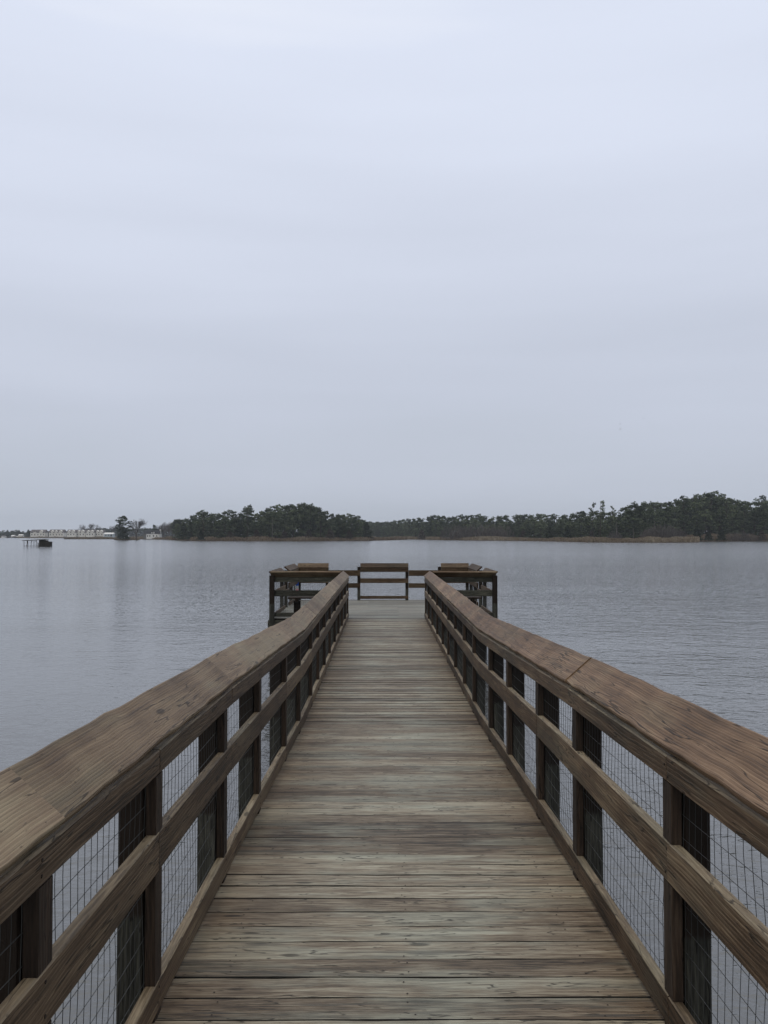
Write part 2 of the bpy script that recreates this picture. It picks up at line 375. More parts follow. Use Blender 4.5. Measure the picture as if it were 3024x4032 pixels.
_, frB, bkB = land([(1430, 760), (1600, 700), (1720, 600), (1900, 520), (2100, 465), (2300, 380), (2450, 366), (2600, 362), (2752, 374)],
                   [(1380, 1500), (1500, 1500), (1700, 1500), (2000, 1400), (2300, 1200), (2500, 1000), (2760, 900)])
_, frC, bkC = land([(2700, 440), (2800, 448), (2900, 458), (3050, 465), (3400, 470)], [(2690, 900), (3000, 900), (3600, 900)])
_, frD, bkD = land([(254, 735), (300, 740), (400, 735), (500, 720), (600, 690), (690, 640)], [(262, 760), (400, 900), (600, 1100), (760, 1200)])
_, frE, bkE = land([(-500, 1290), (60, 1290), (75, 1140), (160, 1140), (300, 1130), (420, 1100), (560, 1000)], [(-700, 2300), (300, 2300), (1000, 2300)], 1.3)
_, frF, bkF = land([(455, 576), (480, 573), (505, 575), (527, 578), (549, 580)], [(456, 584), (500, 586), (548, 584)], .3)

def reeds(fr, bk, n, depth, hmin, hmax, label, seed, wd=.28, power=1.6):
    rg = random.Random(seed); mb = MB(); m = len(fr)
    patch = [rg.random() for _ in range(40)]
    for _ in range(n):
        t = rg.random()*(m-1); i = min(int(t), m-2); q = t-i
        x = fr[i][0]*(1-q)+fr[i+1][0]*q; y = fr[i][1]*(1-q)+fr[i+1][1]*q
        X = bk[i][0]*(1-q)+bk[i+1][0]*q; Y = bk[i][1]*(1-q)+bk[i+1][1]*q
        d = Vector((X-x, Y-y)); Ln = d.length; d /= max(Ln, .1); s = min(rg.random()**power*depth+.1, Ln*.95)
        cx, cy = x+d.x*s, y+d.y*s
        pt = t/(m-1)*39; pj = min(int(pt), 38); pv = patch[pj]*(1-(pt-pj))+patch[pj+1]*(pt-pj)
        h = rg.uniform(hmin, hmax)*(.7+.5*pv)*(0.55+.45*min(1, s/6)); tone = min(1, max(0, rg.gauss(.25+.5*pv+.25*min(1, s/depth), .18)))
        a = rg.random()*3.14; dx, dy = math.cos(a)*wd*rg.uniform(.5, 1.3), math.sin(a)*wd*.7; lean = rg.gauss(0, .12)*h
        b = len(mb.v); z0 = .15
        mb.v += [(cx-dx, cy-dy, z0), (cx+dx, cy+dy, z0), (cx+dx*.7+lean, cy+dy, z0+h), (cx-dx*.8+lean, cy-dy, z0+h*rg.uniform(.75, 1))]
        mb.face((b, b+1, b+2, b+3), [(0, 0)]*4, tone)
    return tag(mb.build('marsh_grass', M_reed), label, 'marsh grass', kind='stuff')
reeds(frA, bkA, 10000, 26, 1.4, 2.5, 'brown marsh grass fringing the wooded point in the middle', 1)
reeds(frB, bkB, 24000, 60, 1.3, 2.4, 'tan marsh grass along the foot of the long pine wood on the right', 2)
reeds(frC, bkC, 12000, 18, 2.4, 3.8, 'brown marsh grass behind the small inlet at the right edge', 3)
reeds(frD, bkD, 7000, 30, 1.0, 1.9, 'rusty marsh grass on the low spit below the townhouses', 4)
reeds(frE, bkE, 4000, 25, 1.0, 2.2, 'grey brown grass on the far left bank', 5, .6)
reeds(frF, bkF, 900, 9, .3, .9, 'low grass on the islet under the leaning pine and the bare tree', 6)

# ------------------------------------------------------------------ trees
def pine_mesh(seed, H=20.0, crown=.62, wid=4.0, dense=1.0, sparse=False):
    rg = random.Random(seed); tk = MB(); cr_ = MB()
    lx, ly = rg.gauss(0, .5), rg.gauss(0, .5)
    P = [Vector((lx*(k/6)**2, ly*(k/6)**2, H*.95*k/6)) for k in range(7)]
    tk.tube(P, .26, .07, 6)
    nb = int((15 if sparse else 54)*dense)
    for k in range(nb):
        t = (k+rg.random())/nb; zf = 1-crown*t
        env = (math.sin(min(1, .12+t*1.15)*math.pi*.62))**.8
        a = rg.random()*6.283; r = wid*env*rg.uniform(.35, 1.0)
        z = H*zf-rg.random()*.6
        base = Vector((lx*zf*zf, ly*zf*zf, z-r*.35)); c = base+Vector((math.cos(a)*r, math.sin(a)*r, r*.35))
        tk.tube([base, (base+c)/2+Vector((0, 0, -.1)), c], .07, .03, 3)
        R0 = rg.uniform(.7, 1.5)*(.85 if sparse else 1.0)
        ct = rg.uniform(.15, .75)
        for _ in range(int(R0*R0*(26 if sparse else 30))):
            d = Vector((rg.gauss(0, 1), rg.gauss(0, 1), rg.gauss(0, .55))).normalized()*R0*(rg.random()**.4)
            d.z *= .8
            cr_.leaf(c+d, .42, rg, min(1, max(0, ct+rg.gauss(0, .15)+d.z*.12)))
    return tk, cr_
def cedar_mesh(seed, H=10.0, wid=3.0):
    rg = random.Random(seed); tk = MB(); cr_ = MB(); tk.tube([(0, 0, 0), (0, 0, H*.9)], .2, .04, 5)
    for _ in range(1500):
        t = rg.random(); z = H*(.04+.96*t); r = wid*(1-t)**.65*(.9+.2*math.sin(t*19+seed))
        a = rg.random()*6.283; q = rg.random()**.35; lob = 1+.16*math.sin(3*a+seed+z*.7)
        cr_.leaf((math.cos(a)*r*q*lob, math.sin(a)*r*q*lob, z), .36, rg, min(1, max(0, rg.gauss(.4, .2)+.15*math.sin(3*a+z))))
    return tk, cr_
def bare_mesh(seed, H=16.0, levels=5, spread=.5, wid=1.0, r0=.34, kids=3):
    rg = random.Random(seed); tk = MB(); cr_ = MB()
    def grow(p, d, ln, r, lv):
        bend = Vector((rg.gauss(0, .1), rg.gauss(0, .1), .05)); q = p+(d+bend*.5).normalized()*ln*.5; e = q+(d+bend).normalized()*ln*.5
        (tk if lv >= levels-1 else cr_).tube([p, q, e], r, r*.62, 5 if lv >= levels-1 else 3, rg.uniform(.2, .8))
        if lv <= 0: return
        for k in range(kids+(1 if lv > 1 else 0)):
            a = rg.random()*6.283; s = spread*rg.uniform(.6, 1.35)
            o = Vector((math.cos(a), math.sin(a), 0)); nd = (d*math.cos(s)+(o-d*o.dot(d)).normalized()*math.sin(s)*wid); nd.z += .10; nd.normalize()
            st = e if k < 2 else p+(e-p)*rg.uniform(.4, .9)
            grow(st, nd, ln*rg.uniform(.62, .82), max(r*.58, .03), lv-1)
    grow(Vector((0, 0, 0)), Vector((0, 0, 1)), H*.27, r0, levels)
    return tk, cr_
def shrub_mesh(seed, H=4.0, wid=3.0):
    rg = random.Random(seed); tk = MB(); cr_ = MB()
    for k in range(6):
        a = rg.random()*6.283; tk.tube([(0, 0, 0), (math.cos(a)*wid*.3, math.sin(a)*wid*.3, H*.6)], .06, .03, 3)
    for _ in range(520):
        a = rg.random()*6.283; r = wid*rg.random()**.5; z = H*rg.random()*(1-(r/wid)**2*.6)
        p = Vector((math.cos(a)*r, math.sin(a)*r, z)); d = Vector((math.cos(a)*.35, math.sin(a)*.35, 1)).normalized()
        cr_.tube([p, p+d*rg.uniform(.4, 1.0)], .035, .015, 3, rg.random())
    return tk, cr_
used = {}
def proto(kind, i):
    """a prototype thing; the first placement uses it, the rest are copies"""
    key = (kind, i)
    if key in used: return used[key], True
    sd = 100+i*7
    if kind == 'pine': tk, c = pine_mesh(sd, 20, .60+.05*(i % 3), 3.8+.4*(i % 3)); mt = (M_bark, M_pine); nm = 'pine_tree'
    elif kind == 'open': tk, c = pine_mesh(sd, 20, .42, 3.7, 1, True); mt = (M_bark, M_pine); nm = 'pine_tree'
    elif kind == 'full': tk, c = pine_mesh(sd, 20, .88, 4.6, 1.7); mt = (M_bark, M_pine); nm = 'pine_tree'
    elif kind == 'cedar': tk, c = cedar_mesh(sd); mt = (M_bark, M_cedar); nm = 'cedar_tree'
    elif kind == 'bare': tk, c = bare_mesh(sd, 16, 5, .52, 1.0); mt = (M_bare, M_brush); nm = 'bare_tree'
    elif kind == 'scrub': tk, c = cedar_mesh(sd, 10, 3.4); mt = (M_bare, M_oak); nm = 'scrub_tree'
    else: tk, c = shrub_mesh(sd); mt = (M_bare, M_brush); nm = 'bare_shrub'
    root = empty(nm); tk.build('trunk', mt[0], root); c.build('crown', mt[1], root)
    used[key] = root
    return root, False
def plant(kind, i, x, y, z, H, wscale, label, cat, group=None, rz=None, tilt=0):
    p, old = proto(kind, i); o = copy_tree(p) if old else p
    for k in ('label', 'category', 'group'):
        if k in o: del o[k]
    base = {'cedar': 10, 'scrub': 10, 'bare': 13.0, 'shrub': 4}.get(kind, 20)
    s = H/base; o.location = (x, y, z); o.scale = (s*wscale, s*wscale, s)
    o.rotation_euler = (0, tilt, rnd.random()*6.283 if rz is None else rz)
    return tag(o, label, cat, group)
def interp(prof, x):
    for (a, b), (c, d) in zip(prof, prof[1:]):
        if a <= x <= c: return b+(d-b)*(x-a)/(c-a)
    return prof[0][1] if x < prof[0][0] else prof[-1][1]
# heights of the woods' skyline, in metres, along the middle point (side position, height)
topA = [(681, 2046), (708, 2046), (746, 2040), (768, 2024), (801, 2009), (822, 2021), (866, 2019), (896, 2008), (925, 2013), (953, 2019), (974, 1996), (996, 2010), (1012, 2032), (1029, 2016), (1056, 2000), (1099, 1986), (1142, 1987), (1186, 1982), (1224, 1987), (1267, 2005), (1289, 2016), (1332, 2024), (1370, 2021), (1408, 2032), (1435, 2051), (1455, 2075)]
topB = [(1445, 2057), (1482, 2054), (1520, 2057), (1575, 2047), (1624, 2041), (1667, 2038), (1705, 2030), (1754, 2029), (1775, 2036), (1813, 2025), (1868, 2026), (1938, 2033), (1992, 2029), (2101, 2023), (2209, 2025), (2253, 2021), (2285, 2011), (2318, 2011), (2446, 2010), (2483, 1980), (2600, 1978), (2647, 1974), (2693, 1952), (2717, 1958), (2759, 1944), (2801, 1944), (2824, 1958), (2857, 1950), (2903, 1965), (2950, 1977), (2997, 1957), (3024, 1968), (3100, 1960), (3400, 1960)]
zA = [(650, 600), (760, 520), (1000, 490), (1300, 500), (1460, 525)]
zB = [(1440, 900), (1600, 760), (1720, 640), (1900, 590), (2100, 530), (2300, 455), (2500, 440), (2750, 480), (3400, 500)]
GA = 'evergreens packed on the wooded point'; GB = 'pines of the long wood on the right shore'
LA = {0: 'dark pine at the back of the crowded wooded point in the middle', 1: 'bushy pine in the front row of the wooded point in the middle'}
LB = {0: 'tall pine at the back of the long wood on the right shore', 1: 'pine inside the long wood on the right shore, between its front and back rows', 2: 'pine at the front edge of the long wood on the right shore'}
def row(top, zf, x0, x1, step, dz, dh, kinds, label, group, hj=.05, ws=(1.0, 1.3)):
    px = x0
    while px < x1:
        z = interp(zf, px)+dz+rnd.uniform(-4, 4); H = HT(interp(top, px), z)-.6+dh
        H *= 1+rnd.uniform(-hj, hj*.25)
        k, i = rnd.choice(kinds)
        plant(k, i, PX(px, z), z, .5, max(5, H), rnd.uniform(*ws)*(20/max(H, 9))**.5, label, 'pine tree', group)
        px += step*rnd.uniform(.75, 1.25)*F/z
pk = [('pine', 0), ('pine', 1), ('pine', 2), ('pine', 3), ('full', 0), ('full', 1)]
row(topA, zA, 690, 1450, 4.2, 34, .0, pk, LA[0], GA, .03)
row(topA, zA, 700, 1430, 4.6, 10, -3.0, [('full', 0), ('full', 1), ('full', 2), ('pine', 1)], LA[1], GA, .12)
row(topB, zB, 1440, 3080, 4.6, 38, .0, pk+[('open', 0)], LB[0], GB, .04)
row(topB, zB, 1450, 3070, 5.6, 16, -2.5, pk+[('full', 2)], LB[1], GB, .12)
row(topB, zB, 1460, 3060, 6.2, -4, -6.0, [('full', 0), ('full', 1), ('full', 2), ('pine', 1)], LB[2], GB, .25)
# the ones that stand out
def at(kind, i, px, top, z, ws, label, cat, group=None, z0=.4, **k):
    return plant(kind, i, PX(px, z), z, z0, HT(top, z)-z0, ws, label, cat, group, **k)
at('open', 1, 801, 2005, 500, 1.15, 'round topped open pine at the left shoulder of the wooded point', 'pine tree')
at('open', 2, 974, 1990, 500, 1.1, 'open crowned pine rising just left of the notch in the wooded point', 'pine tree')
at('open', 0, 1222, 1983, 505, 1.1, 'open pine with sky through its crown right of the top of the wooded point', 'pine tree')
at('open', 3, 1262, 1998, 503, 1.1, 'pale green open pine on the right slope of the wooded point', 'pine tree')
at('open', 3, 2333, 1980, 452, .75, 'thin sparse pine sticking up left of its taller twin over the right wood', 'pine tree')
at('open', 2, 2364, 1974, 452, .8, 'tallest thin sparse pine sticking up over the left half of the right wood', 'pine tree')
at('open', 1, 2412, 1990, 450, .8, 'small flat topped pine just right of the two thin pines over the wood', 'pine tree')
at('open', 0, 2495, 1976, 460, 1.1, 'open pine where the skyline of the right wood steps up', 'pine tree')
at('open', 1, 2695, 1947, 485, 1.1, 'open topped pine on the left slope of the highest part of the right wood', 'pine tree')
at('open', 2, 2862, 1946, 490, 1.15, 'open pine with gaps of sky right of the highest tree in the right wood', 'pine tree')
at('open', 3, 2995, 1952, 488, 1.25, 'broad open pine at the right edge of the photo', 'pine tree')
at('pine', 2, 2800, 1940, 490, 1.2, 'highest pine of the right wood', 'pine tree')
at('cedar', 0, 1444, 2056, 515, 1.25, 'near black cedar at the right tip of the wooded point', 'cedar tree')
at('cedar', 1, 724, 2062, 500, 1.5, 'near black cedar at the left foot of the wooded point', 'cedar tree')
at('cedar', 2, 792, 2088, 472, 1.6, 'dark cedar leaning over the water at the left of the wooded point', 'cedar tree')
at('cedar', 0, 2235, 2068, 440, 1.3, 'black cedar standing before the right wood left of the skyline step', 'cedar tree')
at('cedar', 2, 2165, 2078, 470, 1.2, 'smaller dark cedar left of the black one before the right wood', 'cedar tree')
at('cedar', 1, 2745, 2070, 440, 1.2, 'dark cedar at the marsh edge under the highest pines', 'cedar tree')
at('cedar', 2, 2840, 2086, 445, 1.7, 'low round dark evergreen bush at the marsh edge near the right border', 'cedar tree')
at('cedar', 0, 2790, 2092, 440, 1.9, 'lowest round dark evergreen bush between the cedar and the larger bush', 'cedar tree')
for k, (px, tp, z) in enumerate([(905, 2090, 476), (1010, 2085, 480), (1120, 2088, 480), (1215, 2086, 484), (1300, 2082, 488), (1375, 2086, 495), (1660, 2085, 640), (1810, 2082, 590), (1960, 2084, 565), (2060, 2086, 540), (2330, 2088, 430), (2430, 2090, 425), (2540, 2086, 425), (2680, 2082, 430), (2930, 2090, 455), (3000, 2088, 458)]):
    at('scrub', k % 3, px, tp, z, rnd.uniform(1.2, 1.8), 'brown understorey tree at the foot of the '+('wooded point in the middle' if px < 1450 else 'long wood on the right shore'), 'scrub tree', 'brown trees at the foot of the '+('point' if px < 1450 else 'right wood'))
for k, (px, tp, z) in enumerate([(1780, 2068, 575), (1810, 2074, 570), (1845, 2070, 565), (1880, 2066, 560), (1915, 2068, 555), (1950, 2070, 555), (1985, 2072, 550), (2560, 2082, 415), (2590, 2072, 412), (2612, 2066, 412), (2640, 2074, 415), (2662, 2080, 418), (2420, 2094, 405), (2885, 2096, 452), (2920, 2092, 450), (2955, 2098, 455)]):
    at('shrub', k % 3, px, tp, z, 1.1, 'grey leafless shrub '+('in the thicket left of centre of the right wood' if px < 2000 else 'in the marsh grass before the right part of the wood'), 'shrub', 'grey shrubs '+('in the left thicket' if px < 2000 else 'before the right part of the wood'))
for px, tp, z, lb in [(2426, 2052, 420, 'tallest pale dead trunk before the right wood'), (2494, 2078, 418, 'short pale dead stub in the marsh before the right wood'), (2577, 2050, 422, 'pale dead trunk behind the grey shrubs on the right shore'), (1072, 2040, 474, 'pale dead trunk in the middle of the wooded point')]:
    m_ = MB(); H = HT(tp, z); X = PX(px, z)
    m_.tube([(X, z, 0), (X+.15, z, H*.5), (X+.05, z, H)], .15, .06, 6, cap=True)
    m_.tube([(X+.12, z, H*.55), (X+.9, z, H*.7)], .07, .03, 3); m_.tube([(X+.1, z, H*.7), (X-.7, z, H*.84)], .06, .02, 3)
    tag(m_.build('dead_tree', M_pale), lb, 'dead tree')

# left distance
at('full', 0, 474, 2054, 577, .75, 'lower pine pressed against the left side of the islet pine', 'pine tree')
at('pine', 1, 487, 2031, 578, 1.5, 'dark clumpy pine on the islet, beside the bare tree', 'pine tree')
at('cedar', 1, 489, 2075, 576, 1.7, 'low dark evergreen filling the foot of the islet pine', 'cedar tree')
at('bare', 5, 537, 2036, 579, 1.2, 'large bare oak on the islet right of the dark pine', 'bare tree')
at('bare', 1, 322, 2065, 1190, 1.0, 'smaller bare tree behind the row of townhouses', 'bare tree')
at('bare', 2, 373, 2053, 1190, 1.0, 'larger bare tree behind the row of townhouses', 'bare tree')
at('bare', 3, 449, 2065, 1100, .8, 'bare tree just left of the islet pine', 'bare tree')
at('open', 0, 570, 2075, 820, .95, 'small umbrella shaped pine left of the white farmhouse', 'pine tree')
at('full', 0, 607, 2067, 760, .9, 'dark pine rising behind the white farmhouse', 'pine tree')
for k, (px, tp) in enumerate([(632, 2062), (645, 2056), (657, 2058), (668, 2054), (680, 2060), (694, 2064)]):
    at('bare', k % 4, px, tp, 700-k*10, .8, 'slender bare tree between the farmhouse and the wooded point', 'bare tree', 'bare trees between the farmhouse and the wooded point')
at('pine', 3, 700, 2046, 600, 1.6, 'rounded evergreen at the far left end of the wooded point', 'pine tree')
for k, (px, tp) in enumerate([(2, 2092), (14, 2088), (31, 2087), (48, 2090), (66, 2086), (76, 2087), (92, 2092), (105, 2095)]):
    at(('full', 'pine', 'cedar')[k % 3], k % 3, px, tp, 1330, 1.5, 'dark tree among the houses at the far left edge', 'tree', 'dark trees at the far left edge')
for k, (px, tp) in enumerate([(113, 2085), (184, 2088), (190, 2092), (256, 2090), (262, 2094)]):
    at(('cedar', 'scrub')[k % 2], k % 3, px, tp, 1215, 1.3, ['grey tree left of the first townhouse block', 'grey green tree in the gap between the two separate townhouse blocks', 'lower tree in the gap between the two separate townhouse blocks', 'tree between the second block and the long row', 'lower tree touching the long row of townhouses'][k], 'tree')

def inner_wood(prof, zf, dz, drop, px0, px1, label, n, seed):
    """the shaded inside of a wood: trunks, ivy and low branches nobody could tell apart"""
    rg = random.Random(seed); mb = MB()
    for _ in range(n):
        p = rg.uniform(px0, px1); zz = interp(zf, p)+dz+rg.uniform(-8, 8)
        H = HT(interp(prof, p)+drop, zz)
        mb.leaf((PX(p, zz), zz, .4+H*rg.random()), .85, rg, min(1, max(0, rg.gauss(.5, .2))))
    return tag(mb.build('undergrowth', M_pine), label, 'undergrowth', kind='stuff')
inner_wood(topA, zA, 26, 42, 700, 1440, 'dark tangle of branches inside the wooded point', 15000, 8)
inner_wood(topB, zB, 32, 42, 1440, 3100, 'dark tangle of branches inside the long right wood', 34000, 9)
def woods(px0, px1, tp, z, label, n, seed, amp=4):
    rg = random.Random(seed); mb = MB()
    for _ in range(n):
        p = rg.uniform(px0, px1); zz = z+rg.uniform(0, 25)
        H = HT(tp+amp*math.sin(p*.07+seed)+amp*.6*math.sin(p*.21), zz)
        mb.leaf((PX(p, zz), zz, .3+H*rg.random()**.8), 1.5, rg, min(1, max(0, rg.gauss(.45, .2))))
    return tag(mb.build('distant_woods', M_cedar), label, 'woods', kind='stuff')
woods(-420, 130, 2096, 1500, 'low distant woods on the horizon at the far left', 6000, 1, 3)
woods(330, 800, 2083, 1400, 'low distant woods behind the islet and the farmhouse', 9000, 2, 1.5)
woods(120, 340, 2094, 1400, 'low distant woods behind the townhouses', 3500, 3, 2)
woods(1400, 3300, 2058, 1150, 'distant wood that closes the view behind the right shore', 26000, 4, 3)

# ------------------------------------------------------------------ far buildings
M_cream = plain('cream_siding', (.80, .79, .74), .8, 0, .2, .06); M_roof = plain('grey_shingle', (.13, .115, .115), .9, 0, .5, .2)
M_droof = plain('dark_roof', (.035, .038, .045), .85, 0, .5, .2); M_white = plain('white_paint', (.80, .80, .78), .6); M_pane = plain('window_glass', (.03, .035, .04), .15)
M_blue2 = plain('pale_blue_siding', (.42, .48, .52), .7)
def quad(mb, pts, tone=.5):
    b = len(mb.v); mb.v += [tuple(p) for p in pts]; mb.face(range(b, b+len(pts)), [(0, 0)]*len(pts), tone)
def gable(mb, x0, x1, y0, y1, z0, z1, axis='x', over=.0, th=.25):
    """solid pitched roof; ridge along axis"""
    x0 -= over; x1 += over; y0 -= over; y1 += over; b = len(mb.v)
    if axis == 'x':
        ym = (y0+y1)/2; mb.v += [(x0, y0, z0), (x1, y0, z0), (x1, y1, z0), (x0, y1, z0), (x0, ym, z1), (x1, ym, z1)]
        fs = [(0, 1, 5, 4), (2, 3, 4, 5), (0, 4, 3), (1, 2, 5), (3, 2, 1, 0)]
    else:
        xm = (x0+x1)/2; mb.v += [(x0, y0, z0), (x1, y0, z0), (x1, y1, z0), (x0, y1, z0), (xm, y0, z1), (xm, y1, z1)]
        fs = [(1, 2, 5, 4), (3, 0, 4, 5), (0, 1, 4), (2, 3, 5), (3, 2, 1, 0)]
    for f in fs: mb.face([b+i for i in f], [(0, 0)]*len(f))
def townhouse(px0, px1, z, ridge, eave, base, dorm, wins, label, group=None):
    X0, X1 = PX(px0, z), PX(px1, z); g = HT(base, z)-.2; ez = HT(eave, z); rz = HT(ridge, z); D = 11
    o = empty('townhouse_block', ((X0+X1)/2, z, g)); x0, x1 = X0-o.location.x, X1-o.location.x
    m = MB(); m.box(x0, x1, 0, D, -1, ez-g); m.build('wall', M_cream, o)
    m = MB(); gable(m, x0, x1, 0, D, ez-g, rz-g, 'x', .4); rf = m.build('roof', M_roof, o)
    for t, wd, hh, white in dorm:
        c = x0+(x1-x0)*t; m = MB(); zz = ez-g-(.0 if white else 0)
        m.box(c-wd/2, c+wd/2, -.35, 4, zz-.6, zz+hh*.5); q = m.build('dormer', M_cream, o)
        m = MB(); gable(m, c-wd/2, c+wd/2, -.35, 4, zz+hh*.5+.003, zz+hh, 'y', .25)
        m.build('dormer_roof', M_roof if not white else M_cream, q)
    for t, h in wins:
        c = x0+(x1-x0)*t; m = MB(); m.box(c-.65, c+.65, -.04, .1, h, h+1.6); m.build('window', M_pane, o)
    return tag(o, label, 'townhouses', group)
W3 = [(t, h) for h in (1.6, 4.6) for t in (.1, .3, .52, .72, .9)]
townhouse(121, 178, 1150, 2085.5, 2097, 2111.5, [(.3, 3.0, 2.4, 0), (.74, 4.2, 3.4, 1)], W3, 'separate cream townhouse block farthest left, grey roof with two dormers')
townhouse(194, 251, 1150, 2085, 2097, 2111.5, [(.22, 3.5, 3.4, 1), (.48, 3.4, 3.2, 1), (.8, 4.2, 3.6, 1)], W3, 'cream townhouse block standing alone between the first block and the long row')
for k, (a, b) in enumerate([(264, 299), (302, 336), (339.5, 372), (376, 408)]):
    townhouse(a, b, 1120+(k%2)*5, 2085.5+(k%2)*1.2, 2097, 2111, [(.25, 3.2, 3.2, 1), (.7, 4.0, 3.6, 1)], [(t, h) for h in (1.6, 4.6) for t in (.15, .45, .8)],
              ['leftmost unit of the long cream townhouse row', 'second unit from the left of the long cream townhouse row', 'third unit of the long cream row, under the larger bare tree', 'rightmost unit of the long cream row beside the pale blue building'][k], 'units of the long townhouse row')
def lowhouse(name, px0, px1, z, ridge, eave, base, mw, mr, label, cat, wins=(), D=7, axis='x'):
    X0, X1 = PX(px0, z), PX(px1, z); g = HT(base, z)-.3; ez = HT(eave, z)-g; rz = HT(ridge, z)-g
    o = empty(name, ((X0+X1)/2, z, g)); h = (X1-X0)/2
    m = MB(); m.box(-h, h, 0, D, -1, ez); m.build('wall', mw, o)
    m = MB(); gable(m, -h, h, 0, D, ez+.003, rz, axis, .3); m.build('roof', mr, o)
    for t, zz, ww, hh in wins:
        c = -h+2*h*t; m = MB(); m.box(c-ww/2, c+ww/2, -.04, .1, zz, zz+hh); m.build('window', M_pane, o)
    return tag(o, label, cat), h, g, ez, rz
lowhouse('waterfront_building', 411, 446, 1000, 2097, 2103, 2112, M_blue2, M_white, 'pale blue low building with white roof left of the islet pine', 'building', [(.2, 1, 1.4, 1.2), (.5, 1, 1.4, 1.2), (.8, .4, 2, 2)])
z_ = 690
fh, h_, g_, ez_, rz_ = lowhouse('farmhouse', 577, 628, z_, 2088, 2102, 2116, M_white, M_droof, 'white farmhouse with dark roof and a chimney on its right gable', 'house', [(.10, .8, .8, 1.3), (.27, .8, .8, 1.3), (.55, .9, .9, 1.3), (.8, .9, .8, 1.2)])
m = MB(); m.box(h_-.5, h_+.35, 2.6, 4.2, -.5, rz_+1.0); m.build('chimney', M_white, fh)
m = MB(); m.box(-1.2, 1.2, -.05, 3.4, ez_-.2, ez_+1.5); dm = m.build('dormer', M_white, fh)
m = MB(); gable(m, -1.2, 1.2, -.05, 3.4, ez_+1.503, ez_+2.3, 'y', .15); m.build('dormer_roof', M_droof, dm)
m = MB(); m.box(-.4, .4, -.09, 0, ez_+.3, ez_+1.2); m.build('dormer_window', M_pane, dm)
lowhouse('house_wing', 565.5, 576.6, z_+.6, 2089, 2101, 2116, plain('grey_siding', (.16, .16, .16), .8), M_droof, 'grey wing with dark roof joined to the left end of the farmhouse', 'house wing')
for k, (a, b, r_, c_) in enumerate([(7, 19, 2108, M_white), (45, 56, 2107, M_white), (61, 68, 2111, M_white), (73, 88, 2104, M_cream)]):
    lowhouse('cottage', a, b, 1280-(k == 3)*120, r_, r_+3.5, 2115, c_, M_roof if k in (0,) else M_white,
             ['small white cottage with grey roof among trees at the far left border', 'white cottage between the first cottage and the tiny shed', 'tiny white shed at the waterline of the far left shore', 'low cream cottage left of the first townhouse block'][k], 'cottage')
# low white vehicle on the shore
z_ = 700; o = empty('parked_van', (PX(481, z_), z_, .55)); m = MB()
m.box(-1.9, 1.9, 0, 1.7, .35, 1.0); m.box(-1.3, 1.8, .08, 1.62, 1.003, 1.7); m.build('body', M_white, o)
m = MB(); m.box(-1.0, 1.5, .04, .10, 1.1, 1.5); m.build('window', M_pane, o)
for sx in (-1.2, 1.2):
    m = MB(); m.tube([(sx, -.03, .33), (sx, .2, .33)], .33, .33, 10, cap=True); m.build('wheel', M_pane, o)
tag(o, 'small low white vehicle parked on the shore behind the islet pine', 'vehicle')

# ------------------------------------------------------------------ duck blind on stilts out in the water
M_old = wood('old_dark_boards', [(.010, .009, .008), (.022, .019, .017), (.035, .031, .027), (.06, .053, .046)], (.03, .028, .024), .4)
M_oldp = plain('old_grey_pole', (.075, .068, .064), .9, 0, 2)
z_ = 216; bx0 = PX(93, z_); 
def bx(px): return PX(px, z_)-bx0
o = empty('duck_blind', (bx0, z_, 0))
m = MB(); x = bx(157)
while x < bx(181.5): m.board((x, 0, .08), (x, 0, 1.95+.0*x), .2, .03, (1, 0, 0), seg=1); x += .2
x = 0.0
while x < 1.8: m.board((bx(157)-.02, x, .08), (bx(157)-.02, x, 1.9), .2, .03, (0, 1, 0), seg=1); x += .2
m.box(bx(157), bx(181.5), .05, 1.8, .1, 1.85); m.build('hut', M_old, o)
m = MB(); x = bx(182)
while x < bx(198.5): m.board((x, .05, .05), (x, .05, 1.55+rnd.uniform(-.02, .02)), .19, .03, (1, 0, 0), seg=1); x += .195
m.box(bx(182)+.02, bx(198)-.03, .1, 1.7, .08, 1.5); m.build('side_pen', M_old, o)
m = MB(); m.board((-.15, -.3, 1.72), (bx(182.5), -.3, 2.06), .07, .1, (0, 0, 1), seg=2)
m.board((-.15, .75, 1.76), (bx(183), .75, 2.1), 2.2, .14, (0, 1, 0), seg=2); m.build('roof', M_oldp, o)
for px in (98, 113, 125.5, 146, 152, 155):
    hgt = 1.7+(px-93)*.0038*1.0
    m = MB(); m.tube([(bx(px), -.2, -1), (bx(px)+rnd.uniform(-.03, .03), -.2, hgt if px < 150 else rnd.uniform(.9, 1.3))], .065, .06, 6, cap=True); m.build('pole', M_oldp, o)
    if px in (98, 125.5, 146): 
        m = MB(); m.tube([(bx(px), 1.6, -1), (bx(px), 1.6, hgt)], .06, .06, 6, cap=True); m.build('pole', M_oldp, o)
m = MB(); m.board((bx(98), -.22, .36), (bx(157), -.22, .33), .1, .05, (0, 0, 1), seg=2); m.build('crossbeam', M_oldp, o)
m = MB(); m.board((bx(107), -.1, .25), (bx(112), -.1, 1.7), .14, .05, (1, 0, 0), seg=2); m.board((bx(145.5), -.12, 1.35), (bx(142), -.12, 1.75), .08, .05, (1, 0, 0)); m.board((bx(126), -.12, 1.3), (bx(130), -.12, 1.72), .08, .05, (1, 0, 0)); m.build('brace', M_oldp, o)
m = MB(); m.board((bx(148), .4, .36), (bx(157), .4, .36), .6, .06, (0, 1, 0), seg=2); m.build('landing', M_old, o)
tag(o, 'old duck blind with slanting open roof and dark board hut standing in the water', 'duck blind')

